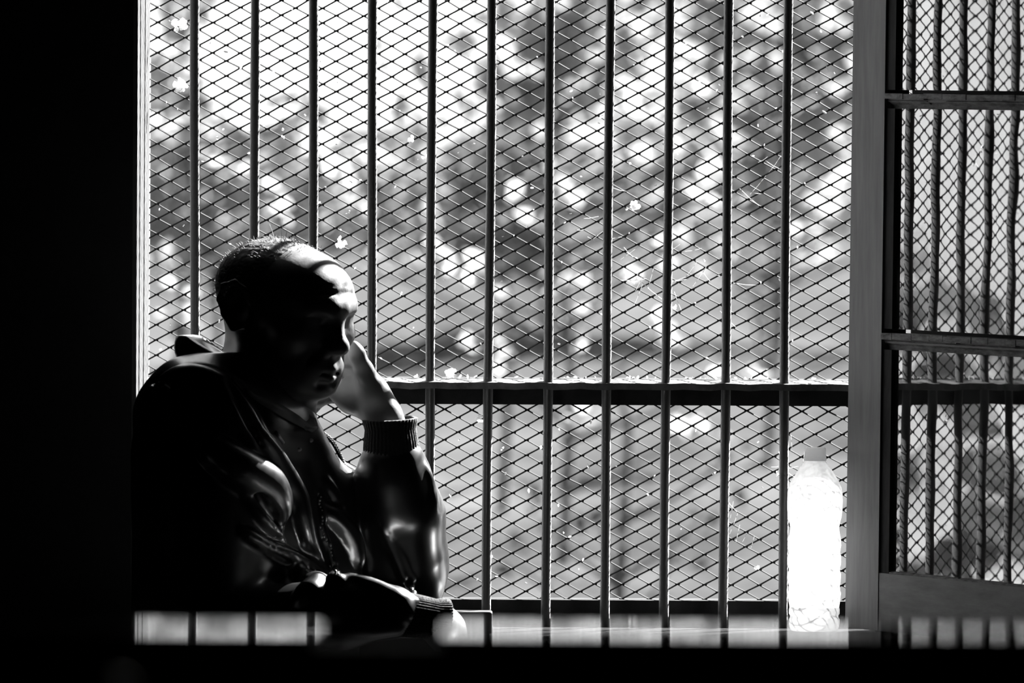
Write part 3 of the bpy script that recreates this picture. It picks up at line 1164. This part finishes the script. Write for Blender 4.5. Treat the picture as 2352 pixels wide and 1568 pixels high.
for pts, r, k, out_ in jobs:
    n = len(pts)
    if n < 2:
        continue
    # smooth the run of the crease along the cloth
    for _ in range(2):
        pts = [pts[0]] + [(pts[i - 1] + 2 * pts[i] + pts[i + 1]) / 4 for i in range(1, n - 1)] + [pts[-1]]
    rad = [r * (0.35 + 0.65 * math.sin(PI * (i + 0.6) / (n + 0.2)) ** 0.6) for i in range(n)]
    hol = [p + A((1.35 * r + 0.003, -0.25 * r, 1.0 * r + 0.002)) for p in pts]
    if pts[0][0] < W(800, 800, -0.45).x:
        jf.chain(hol, [0.5 * q for q in rad], k * 1.5, 's')
    jf.chain([p + A((-0.6, 0.7, 0)) * (1 - 2 * out_) * q for p, q in zip(pts, rad)], rad, k)


def wob(X, Y, Z):
    return (0.0016 * np.sin(X * 46 + Z * 38 + 1.3 * np.sin(Y * 40)) * np.sin(Z * 24 - X * 52 + Y * 30)).astype(np.float32)


jf.apply(wob, jf.lo, jf.lo + jf.h * jf.n, 0, 'add')
# openings: neck and the two cuffs
jf.cap(P(604, 890, -0.49), H(0, 0, -0.04), 0.058, 0.075, 0.01, 's')
vs, fs = jf.nets()
vs, fs = biggest(vs, fs)
vs = relax(vs, fs, 2, 0.5)
jk = part('jacket', (vs.tolist(), fs.tolist()), 'satin', pe, smooth=True)
jk['label'] = 'black satin bomber jacket with shiny creases'


def ribbon(pts, outs, hgt, thick, ups=None, n=1):
    """a band of cloth along pts; outs point away from the body; hgt its height at each point"""
    b = MB()
    m = len(pts)
    rows = 6
    for i in range(m):
        p, o, hh = A(pts[i]), A(outs[i]), hgt[i]
        o = o / np.linalg.norm(o)
        up = A(ups[i]) if ups is not None else A((0, 0, 1))
        up = up / np.linalg.norm(up)
        prof = []
        for r in range(rows + 1):
            t = r / rows
            prof.append(p + up * hh * t + o * (thick * (0.55 + 0.45 * math.sin(PI * t)) + 0.004 * math.sin(PI * t)))
        for r in range(rows, -1, -1):
            t = r / rows
            prof.append(p + up * hh * t - o * thick * 0.4 + o * 0.004 * math.sin(PI * t))
        b.v.extend([tuple(q) for q in prof])
    c = 2 * (rows + 1)
    for i in range(m - 1):
        for k in range(c):
            k2 = (k + 1) % c
            b.f.append((i * c + k, (i + 1) * c + k, (i + 1) * c + k2, i * c + k2))
    b.f.append(tuple(range(c)))
    b.f.append(tuple(range((m - 1) * c, m * c))[::-1])
    return b


def spline(pts, n):
    pts = [A(p) for p in pts]
    out = []
    for i in range(len(pts) - 1):
        p0, p1, p2, p3 = pts[max(i - 1, 0)], pts[i], pts[i + 1], pts[min(i + 2, len(pts) - 1)]
        for s in range(n):
            t = s / n
            out.append(0.5 * (2 * p1 + (p2 - p0) * t + (2 * p0 - 5 * p1 + 4 * p2 - p3) * t * t + (3 * p1 - p0 - 3 * p2 + p3) * t ** 3))
    out.append(pts[-1])
    return out


# stand collar, open at the throat
cp_ = spline([P(706, 992, -0.535), P(655, 968, -0.565), P(590, 930, -0.595), P(520, 882, -0.600), P(457, 862, -0.560), P(432, 845, -0.495), P(472, 830, -0.425), P(545, 865, -0.395), P(640, 930, -0.395), P(715, 985, -0.43)], 6)
ctr = nb
outs = [A((p[0] - ctr[0] - .01, p[1] - ctr[1], 0)) for p in cp_]
ht = [0.003 + 0.050 * min(1, i / 24) ** 1.4 * min(1, (len(cp_) - i) / 30) for i in range(len(cp_))]
ups = [A((-0.25, -0.05, 1)) for p in cp_]
part('collar', ribbon(cp_, outs, ht, 0.009, ups), 'satin', pe, smooth=True)
# pale shirt collar showing above the jacket front


def FY(u, v, dflt):
    for dv in range(0, 90, 6):
        q = jf.front(u, v + dv)
        if q is not None:
            return q.y
    return dflt


cs_ = spline([P(u, v, FY(u, v, -0.56) - 0.004) for u, v in ((716, 992), (696, 982), (668, 968), (634, 948), (598, 926), (566, 902))], 7)
outs = [A((0.75, -0.66, 0.0)) for p in cs_]
n = len(cs_)
sh = part('shirt', ribbon(cs_, outs, [0.007 + 0.012 * math.sin(PI * min(1, i / n * 1.15)) for i in range(n)], 0.003, [A((-0.25, 0.45, 1))] * n), 'shirt', pe, smooth=True)
sh['label'] = 'pale shirt collar'
b = MB()
yS = FY(690, 985, -0.56)
tri = [P(664, 928, yS + 0.012), P(684, 955, yS + 0.004), P(704, 985, yS - 0.003), P(728, 982, yS + 0.03), P(722, 962, yS + 0.035)]
for s_, t_ in ((0, 1), (1, 2), (2, 3), (3, 4), (0, 4)):
    b.tube([tri[s_], (tri[s_] + tri[t_]) / 2, tri[t_]], 0.0024, 6)
tb = [q + A((0, .003, 0)) for q in tri]
b.add([tuple(q) for q in tri + tb], [(0, 1, 2, 3, 4), (9, 8, 7, 6, 5)])
part('shirt_point', b, 'shirt', pe, smooth=True)


def knit_cuff(name, a, b_, r0, r1, flare):
    """a ribbed tube from a to b_, turned open at its end"""
    a, b_ = A(a), A(b_)
    ax = b_ - a
    Lc = np.linalg.norm(ax)
    ax = ax / Lc
    s = np.cross(ax, A((0, 1, 0.2)))
    s = s / np.linalg.norm(s)
    c = np.cross(ax, s)
    n = 168
    prof = [(0, r0), (0.1, r0 * 1.02), (0.3, r0 * .98), (0.55, (r0 + r1) / 2), (0.8, r1), (0.93, r1 * 1.02 + flare * .5), (1.0, r1 + flare), (1.02, r1 + flare - .003), (1.0, r1 + flare - .006), (0.9, r1 - .004), (0.7, r1 - .005)]
    b = MB()
    for t, r in prof:
        for k in range(n):
            th = 2 * PI * k / n
            rr = r + 0.0005 * (1 if k % 4 < 2 else -1)
            b.v.append(tuple(a + ax * Lc * t + (s * math.cos(th) + c * math.sin(th)) * rr))
    for i in range(len(prof) - 1):
        for k in range(n):
            k2 = (k + 1) % n
            b.f.append((i * n + k, i * n + k2, (i + 1) * n + k2, (i + 1) * n + k))
    return part(name, b, 'knit', pe, smooth=True)


knit_cuff('cuff', P(901, 1078, -0.452), P(896, 962, -0.457), 0.0395, 0.0345, 0.003)
knit_cuff('cuff', P(890, 1405, -0.697), P(1022, 1424, -0.668), 0.0300, 0.0262, 0.003)

# zip down the front edge: tape and teeth
zl = spline([P(712, 982, -0.5)] + [P(u, v, -0.5) for u, v in ((751, 1007), (777, 1050), (793, 1099), (798, 1137), (794, 1166))], 12)
zs = []
for p in zl:
    uvd = (p - A(CAM))
    r_ = RM.transposed() @ Vector(uvd)
    u, v = 1176 + FPX * r_.x / -r_.z, 784 - FPX * r_.y / -r_.z
    q = jf.front(u - 5, v) or jf.front(u - 14, v) or jf.front(u - 26, v)
    zs.append(P(u + 4, v, -0.446))
b = MB()
b.tube(zs, 0.0022, 6)
zp = part('zip_tape', b, 'knit', pe, smooth=True)
b = MB()
L_ = 0
acc = 0
for i in range(len(zs) - 1):
    d = zs[i + 1] - zs[i]
    n = np.linalg.norm(d)
    while acc < n:
        p = zs[i] + d * (acc / n)
        b.ball(p + A((0.0022, -0.003, 0.0012)), 0.00175, 5)
        acc += 0.0036
    acc -= n
zt = part('zip_teeth', b, 'zip', zp, smooth=True)
zt['label'] = 'bright metal zip teeth'
b = MB()
run = [jf.front(u, v) for u, v in FOLDS[10][0]]
b.tube([A(q) + A((0, .0006, 0)) for q in run if q is not None], 0.0016, 6)
rg = random.Random(8)
for (u0, v0), (u1, v1) in zip(FOLDS[10][0][:-1], FOLDS[10][0][1:]):
    m_ = int(math.dist((u0, v0), (u1, v1)) / 7)
    for q_ in range(m_):
        t = q_ / m_
        q = jf.front(u0 + (u1 - u0) * t + rg.gauss(0, 2.5), v0 + (v1 - v0) * t)
        if q is not None:
            b.ball(A(q) + A((.001, -.0008, 0)), rg.uniform(.0012, .0024), 5, (1, .7, rg.uniform(.7, 1.3)))
part('front_zip', b, 'zip', pe, smooth=True)
b = MB()
q0, q1 = jf.front(634, 992), jf.front(651, 1017)
if q0 is not None and q1 is not None:
    b.tube([A(q0) + A((0, -.002, 0)), A(q1) + A((0, -.002, 0))], 0.0022, 8)
    part('pocket_zip_pull', b, 'zip', pe, smooth=True)
for u, v in ((686, 1032), (713, 1011)):
    q = jf.front(u, v)
    if q is not None:
        b = MB()
        b.ball(A(q) + A((0, -.001, 0)), 0.0042, 8, (1.0, .5, .7))
        part('snap_button', b, 'zip', pe, smooth=True)

# trousers and shoes, in the dark below
tf = Field((-0.62, -1.0, 0.02), (0.28, -0.30, 0.78), 0.008)
hpR, knR, ftR = A((-0.40, -0.62, 0.585)), A((-0.075, -0.735, 0.655)), A((0.02, -0.80, 0.30))
hpL, knL, ftL = A((-0.36, -0.50, 0.575)), A((-0.05, -0.58, 0.552)), A((-0.04, -0.58, 0.09))
tf.ell((-0.385, -0.555, 0.605), (0.16, 0.15, 0.115), None, 0.04)
tf.chain([hpR, knR], [0.085, 0.062], 0.03)
tf.chain([knR, ftR], [0.060, 0.048], 0.02)
tf.chain([hpL, knL], [0.085, 0.064], 0.03)
tf.chain([knL, ftL], [0.062, 0.052], 0.02)
vs, fs = tf.nets()
vs, fs = biggest(vs, fs)
part('trousers', (relax(vs, fs, 2).tolist(), fs.tolist()), 'trouser', pe, smooth=True)
for ft, dz in ((ftR, -0.03), (ftL, 0)):
    sf = Field(ft - A((.12, .2, .16)), ft + A((.26, .16, .1)), 0.006)
    z0 = ft[2] - 0.06
    sf.cap(ft + A((0, 0, -.02)), ft + A((0, 0, -.045)), 0.040, 0.036, 0.01)
    sf.cap((ft[0] - .02, ft[1], z0 + .01), (ft[0] + .16, ft[1] - .08, z0 + .005), 0.036, 0.030, 0.02)
    vs, fs = sf.nets()
    vs[:, 2] = np.maximum(vs[:, 2], ft[2] - 0.088)
    part('shoe', (vs.tolist(), fs.tolist()), 'shoe', pe, smooth=True)

#@@SECTION furniture
ch = root('armchair', (-0.42, -0.55, 0), 'dark wooden armchair under the seated man, its sunlit armrest under his elbow', 'chair')
b = MB()
b.bevbox((-0.62, -0.80, 0.435), (-0.15, -0.36, 0.475), 0.008)
part('seat', b, 'darkwood', ch, flat_angle=40)
b = MB()
b.bevbox((-0.665, -0.80, 0.475), (-0.63, -0.385, 0.69), 0.008)
part('backrest', b, 'darkwood', ch, flat_angle=40)
for x, y in ((-0.60, -0.78), (-0.60, -0.38), (-0.17, -0.78), (-0.17, -0.38)):
    b = MB()
    b.bevbox((x - .02, y - .02, 0), (x + .02, y + .02, 0.435), 0.004)
    part('leg', b, 'darkwood', ch, flat_angle=40)
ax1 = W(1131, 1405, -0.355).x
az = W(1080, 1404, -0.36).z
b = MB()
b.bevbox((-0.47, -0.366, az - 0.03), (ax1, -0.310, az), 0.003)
o = part('armrest', b, 'ledge', ch)  # pale armrest added to give the bright line by the elbow
b = MB()
b.bevbox((ax1 - .035, -0.358, 0.0), (ax1 - 0.004, -0.318, az - 0.03), 0.003)
part('armrest_post', b, 'darkwood', ch, flat_angle=40)
b = MB()
b.bevbox((-0.63, -0.86, 0.66), (-0.36, -0.81, 0.69), 0.006)
part('armrest', b, 'darkwood', ch, flat_angle=40)

# domed drum added under the sill to catch a thin bright arc
YC = -0.44
bn = W(1440, 1449, YC)
bi = root('bin', (bn.x, YC, 0), 'dark round bin with a low domed lid standing under the window sill', 'bin')
b = MB()
b.lathe([(.0005, 0.0), (.098, 0.0), (.102, .01), (.110, bn.z - .06), (.108, bn.z - .05)], 48, (bn.x, YC, 0))
part('bin_body', b, 'darkwood', bi, smooth=True)
b = MB()
b.lathe([(.113, bn.z - .064), (.116, bn.z - .060), (.116, bn.z - .040), (.112, bn.z - .032), (.100, bn.z - .021), (.080, bn.z - .011), (.055, bn.z - .004), (.028, bn.z - .001), (.0005, bn.z)], 48, (bn.x, YC, 0))
part('lid', b, 'satin', bi, smooth=True)

# a bench between the viewer and the window, far out of focus
YBN = -12.2 + 5.7
spans_b = ((-260, 730), (1017, 2700))
xa, xb = W(-260, 1445, YBN).x, W(2700, 1445, YBN).x
zt_ = W(1176, 1446, YBN).z
be = root('bench', ((xa + xb) / 2, YBN, 0), 'long dark bench in front whose glossy top rail is interrupted before the seated man', 'bench')
for ua, ub in spans_b:
    za, zb_ = W(ua, 1446, YBN).z, W(ub, 1446, YBN).z
    x0, x1 = W(ua, 1445, YBN).x, W(ub, 1445, YBN).x
    b = MB()
    b.box((x0, YBN - .06, zt_ - .025), (x1, YBN + .065, zt_))
    o = part('top_rail', b, 'polish', be)
    o['label'] = 'glossy polished top rail'
b = MB()
b.bevbox((xa + .004, YBN - .02, .30), (xb - .004, YBN + .02, zt_ - .011), .003)
part('back_panel', b, 'darkwood', be)
b = MB()
b.bevbox((xa + .004, YBN + .02, .40), (xb - .004, YBN + .40, .44), .004)
part('seat', b, 'darkwood', be)
for x in (xa + .03, xb - .03):
    for y in (YBN - .0, YBN + .36):
        b = MB()
        b.bevbox((x - .02, y - .02, 0), (x + .02, y + .02, .40 if y > YBN + .1 else .30), .003)
        part('leg', b, 'darkwood', be)
# rounded chair rail added to give a blurred light at the lower left
YPS = -7.4
pc = W(240, 1553, YPS)
po = root('chair', (pc.x, YPS, 0), 'nearest dark chair, only its rounded polished top rail showing in the lower left corner', 'chair')
b = MB()
xs = np.linspace(W(120, 1600, YPS).x, W(262, 1600, YPS).x, 8)
b.tube([(x, YPS, pc.z - .012) for x in xs], 0.014, 16)
b.ball((xs[-1], YPS, pc.z - .012), 0.0142, 14)
part('top_rail', b, 'polish', po, smooth=True)
b = MB()
for x in (xs[0], xs[-1] - .005):
    pass
b.bevbox((xs[0], YPS - .008, .9), (xs[-1], YPS + .008, pc.z - .02), .003)
part('backrest', b, 'darkwood', po, flat_angle=40)
xl = xs[-1] - .36
b = MB()
b.bevbox((xl, YPS, .42), (xs[-1], YPS + .36, .45), .004)
part('seat', b, 'darkwood', po, flat_angle=40)
for x, y, zz in ((xl + .02, YPS, .42), (xs[-1] - .018, YPS, .92), (xl + .02, YPS + .33, .42), (xs[-1] - .018, YPS + .33, .42)):
    b = MB()
    b.bevbox((x - .014, y - .012, 0), (x + .014, y + .012, zz), .003)
    part('leg', b, 'darkwood', po, flat_angle=40)

#@@SECTION outside
b = MB()
N = 30
vs, fs = [], []
for i in range(N + 1):
    for j in range(N + 1):
        x = -34 + 60 * i / N
        y = YW_OUT + 0.02 + 44 * j / N
        z = -0.1 if y < 5 else -0.1 + (y - 5) * 0.050
        z += 0.15 * math.sin(x * .9) * math.sin(y * .7) * min(1, y / 6)
        vs.append((x, y, z))
for i in range(N):
    for j in range(N):
        a = i * (N + 1) + j
        fs.append((a, a + N + 1, a + N + 2, a + 1))
b.add(vs, fs)
struct('ground', b, 'ground', 'sunlit slope outside the window', 'ground', smooth=True)


def gnd(y):
    return -0.1 if y < 5 else -0.1 + (y - 5) * 0.050


def leafy(name, label, y, clusters, leaf, mat, seed, foot, dens=1.0, group='trees and shrubs outside the window'):
    """a tree or shrub: sprays of leaves (u, v, radius) at depth y, joined to one stem that stands at foot"""
    rg = random.Random(seed)
    m = 1 / PXM(y)
    fx = W(foot, 900, y).x
    rt = root(name, (fx, y, gnd(y) - .1), label, name, group)
    b = MB()
    wd = MB()
    zmax = max(W(u, v, y).z for u, v, r in clusters)
    wd.tube([(fx, y, gnd(y) - .1), (fx + .03, y + .02, gnd(y) + .5), (fx, y, max(zmax - .1, gnd(y) + .6))], [.016, .013, .008], 8)
    for u, v, r in clusters:
        c = W(u, v, y)
        rm = r * m
        wd.tube([(fx, y, max(gnd(y), min(c.z - .2, zmax - .15))), ((fx + c.x) / 2, y + .05, c.z - .12), (c.x, y, c.z)], [.012, .008, .003], 5)
        n = int(dens * 2.4 * (rm / leaf) ** 2) + 6
        sq = rg.uniform(.6, 1.0)
        tilt = rg.uniform(-.5, .5)
        for k in range(n):
            while True:
                d = Vector((rg.uniform(-1, 1), rg.uniform(-1, 1), rg.uniform(-1, 1)))
                if d.length < 1:
                    break
            p = Vector((c.x + d.x * rm, y + d.y * .25, c.z + (d.z * sq + d.x * tilt) * rm))
            t = Vector((rg.gauss(0, 1), rg.gauss(0, 1), rg.gauss(0, .7))).normalized()
            nn = t.cross(Vector((rg.gauss(0, 1), rg.gauss(0, 1), rg.gauss(0, 1)))).normalized()
            s_ = leaf * rg.uniform(.6, 1.3)
            mid = p + t * s_ * .5 + Vector((0, 0, .08 * s_))
            b.add([p, mid + nn * s_ * .30, p + t * s_, mid - nn * s_ * .30], [(0, 1, 2, 3)])
    part('foliage', b, mat, rt)
    part('trunk', wd, 'bark', rt, smooth=True)


def scatter(seed, u0, u1, v0, v1, n, r0, r1, skip=None):
    rg = random.Random(seed)
    out = []
    while len(out) < n:
        u, v = rg.uniform(u0, u1), rg.uniform(v0, v1)
        if skip and (u - skip[0]) ** 2 / skip[2] ** 2 + (v - skip[1]) ** 2 / skip[3] ** 2 < 1:
            continue
        out.append((u, v, rg.uniform(r0, r1)))
    return out


GAP = (690, 60, 230, 210)
leafy('tree', 'pale leafy tree beyond the left part of the window', 22.0, scatter(1, 250, 980, -150, 560, 50, 70, 150, GAP), .20, 'leaf_b', 1, 420, 1.7)
leafy('tree', 'pale leafy tree beyond the middle of the window', 23.2, scatter(2, 900, 1560, -150, 560, 52, 70, 150, GAP), .20, 'leaf_b', 2, 1240, 1.7)
leafy('tree', 'pale leafy tree beyond the right end of the window', 24.4, scatter(3, 1450, 2150, -150, 560, 52, 70, 150), .20, 'leaf_b', 3, 1790, 1.7)
leafy('tree', 'pale leafy tree outside, left of the window opening', 22.6, scatter(11, -1100, 230, -150, 560, 60, 80, 170), .20, 'leaf_b', 11, -400, 1.3)
leafy('tree', 'pale leafy tree beyond the open casement, farthest along the wall', 23.8, scatter(12, 2180, 3500, -150, 560, 60, 80, 170), .20, 'leaf_b', 12, 2800, 1.3)
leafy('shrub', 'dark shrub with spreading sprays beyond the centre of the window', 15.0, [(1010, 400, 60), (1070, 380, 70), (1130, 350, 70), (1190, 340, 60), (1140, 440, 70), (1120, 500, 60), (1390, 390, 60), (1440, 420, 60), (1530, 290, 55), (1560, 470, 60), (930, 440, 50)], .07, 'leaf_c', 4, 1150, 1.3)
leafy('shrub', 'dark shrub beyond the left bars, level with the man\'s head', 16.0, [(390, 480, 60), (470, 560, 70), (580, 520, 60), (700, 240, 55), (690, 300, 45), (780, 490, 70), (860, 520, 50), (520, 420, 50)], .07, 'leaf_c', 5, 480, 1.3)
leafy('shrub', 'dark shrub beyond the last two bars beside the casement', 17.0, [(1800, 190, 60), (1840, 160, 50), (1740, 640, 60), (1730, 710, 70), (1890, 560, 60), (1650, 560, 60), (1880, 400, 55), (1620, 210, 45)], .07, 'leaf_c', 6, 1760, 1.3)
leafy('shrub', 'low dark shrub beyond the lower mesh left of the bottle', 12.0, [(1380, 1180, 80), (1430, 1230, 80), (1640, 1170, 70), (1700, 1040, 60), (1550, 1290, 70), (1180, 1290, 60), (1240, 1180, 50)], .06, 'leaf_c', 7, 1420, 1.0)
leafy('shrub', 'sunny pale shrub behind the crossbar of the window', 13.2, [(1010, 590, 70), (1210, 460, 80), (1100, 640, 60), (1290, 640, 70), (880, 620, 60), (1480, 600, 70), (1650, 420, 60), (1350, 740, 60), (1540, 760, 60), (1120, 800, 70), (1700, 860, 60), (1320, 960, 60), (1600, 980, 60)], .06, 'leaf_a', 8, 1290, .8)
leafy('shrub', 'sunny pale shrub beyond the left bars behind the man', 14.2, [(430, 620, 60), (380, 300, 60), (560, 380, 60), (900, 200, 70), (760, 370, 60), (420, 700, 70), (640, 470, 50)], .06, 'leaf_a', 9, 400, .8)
for k in range(4):
    rg = random.Random(60 + k)
    yy, xx = 3.4 + k * 2.3, -9.6 - .3 * k
    rt = root('hedge', (xx, yy, -.15), ['dark clipped hedge before the whitewashed house, end nearest the window', 'dark hedge before the whitewashed house, second from the window', 'dark hedge before the whitewashed house, third from the window', 'dark hedge before the whitewashed house, end farthest from the window'][k], 'hedge', 'hedges before the house')
    b = MB()
    for q in range(500):
        p = Vector((xx + rg.uniform(-.5, .5), yy + rg.uniform(-1.05, 1.05), rg.uniform(-.1, 1.25 + .25 * math.sin(yy + q))))
        t = Vector((rg.gauss(0, 1), rg.gauss(0, 1), rg.gauss(0, 1))).normalized()
        nn = t.cross(Vector((rg.gauss(0, 1), rg.gauss(0, 1), rg.gauss(0, 1)))).normalized()
        sz = rg.uniform(.12, .25)
        b.add([p, p + t * sz * .5 + nn * sz * .3, p + t * sz, p + t * sz * .5 - nn * sz * .3], [(0, 1, 2, 3)])
    part('foliage', b, 'leaf_b', rt)
    b = MB()
    b.tube([(xx, yy, -.2), (xx, yy, .9)], [.04, .02], 6)
    part('trunk', b, 'bark', rt)
# unseen white building added across the yard to brighten the pane reflections
hs = root('house', (-13.0, 7.0, 0), 'whitewashed house outside, mirrored in the panes of the open casement', 'house')
b = MB()
b.box((-14.0, 1.0, -.2), (-13.0, 16.0, 5.0))
part('wall', b, pbr('whitewash', 0.7, 0.9, 0.1, noise=(0.4, 0.75, 1.2, (1, 1, 1))), hs)
b = MB()
b.hexa([(-15, .6, 4.9), (-12.6, .6, 4.9), (-12.6, 16.4, 4.9), (-15, 16.4, 4.9), (-15, .6, 6.4), (-14.6, .6, 6.4), (-14.6, 16.4, 6.4), (-15, 16.4, 6.4)])
part('roof', b, 'bark', hs)

#@@SECTION lights
L = Vector((0.505, 0.615, 0.605)).normalized()
sun = bpy.data.lights.new('sun', 'SUN')
sun.energy = 24.0
sun.angle = math.radians(0.53)
so = bpy.data.objects.new('sun', sun)
so.rotation_euler = L.to_track_quat('Z', 'Y').to_euler()
so.location = (3, 6, 6)
COL.objects.link(so)
w = bpy.data.worlds.new('sky')
S.world = w
w.use_nodes = True
nt = w.node_tree
bg = nt.nodes['Background']
tc = nt.nodes.new('ShaderNodeTexCoord')
sx = nt.nodes.new('ShaderNodeSeparateXYZ')
rp = nt.nodes.new('ShaderNodeValToRGB')
rp.color_ramp.elements[0].position = 0.0
rp.color_ramp.elements[0].color = g4(1.0)
rp.color_ramp.elements[1].position = 0.5
rp.color_ramp.elements[1].color = g4(0.75)
nt.links.new(tc.outputs['Generated'], sx.inputs[0])
nt.links.new(sx.outputs['Z'], rp.inputs[0])
nt.links.new(rp.outputs[0], bg.inputs[0])
bg.inputs[1].default_value = 1.0
S.view_settings.view_transform = 'Standard'
S.view_settings.look = 'None'
S.view_settings.exposure = 0.9
S.view_settings.gamma = 1.0
S.view_settings.use_curve_mapping = False
S.cycles.use_denoising = True
S.cycles.max_bounces = 10
S.cycles.transparent_max_bounces = 16
S.cycles.sample_clamp_indirect = 6.0
S.cycles.caustics_reflective = False
S.cycles.caustics_refractive = False
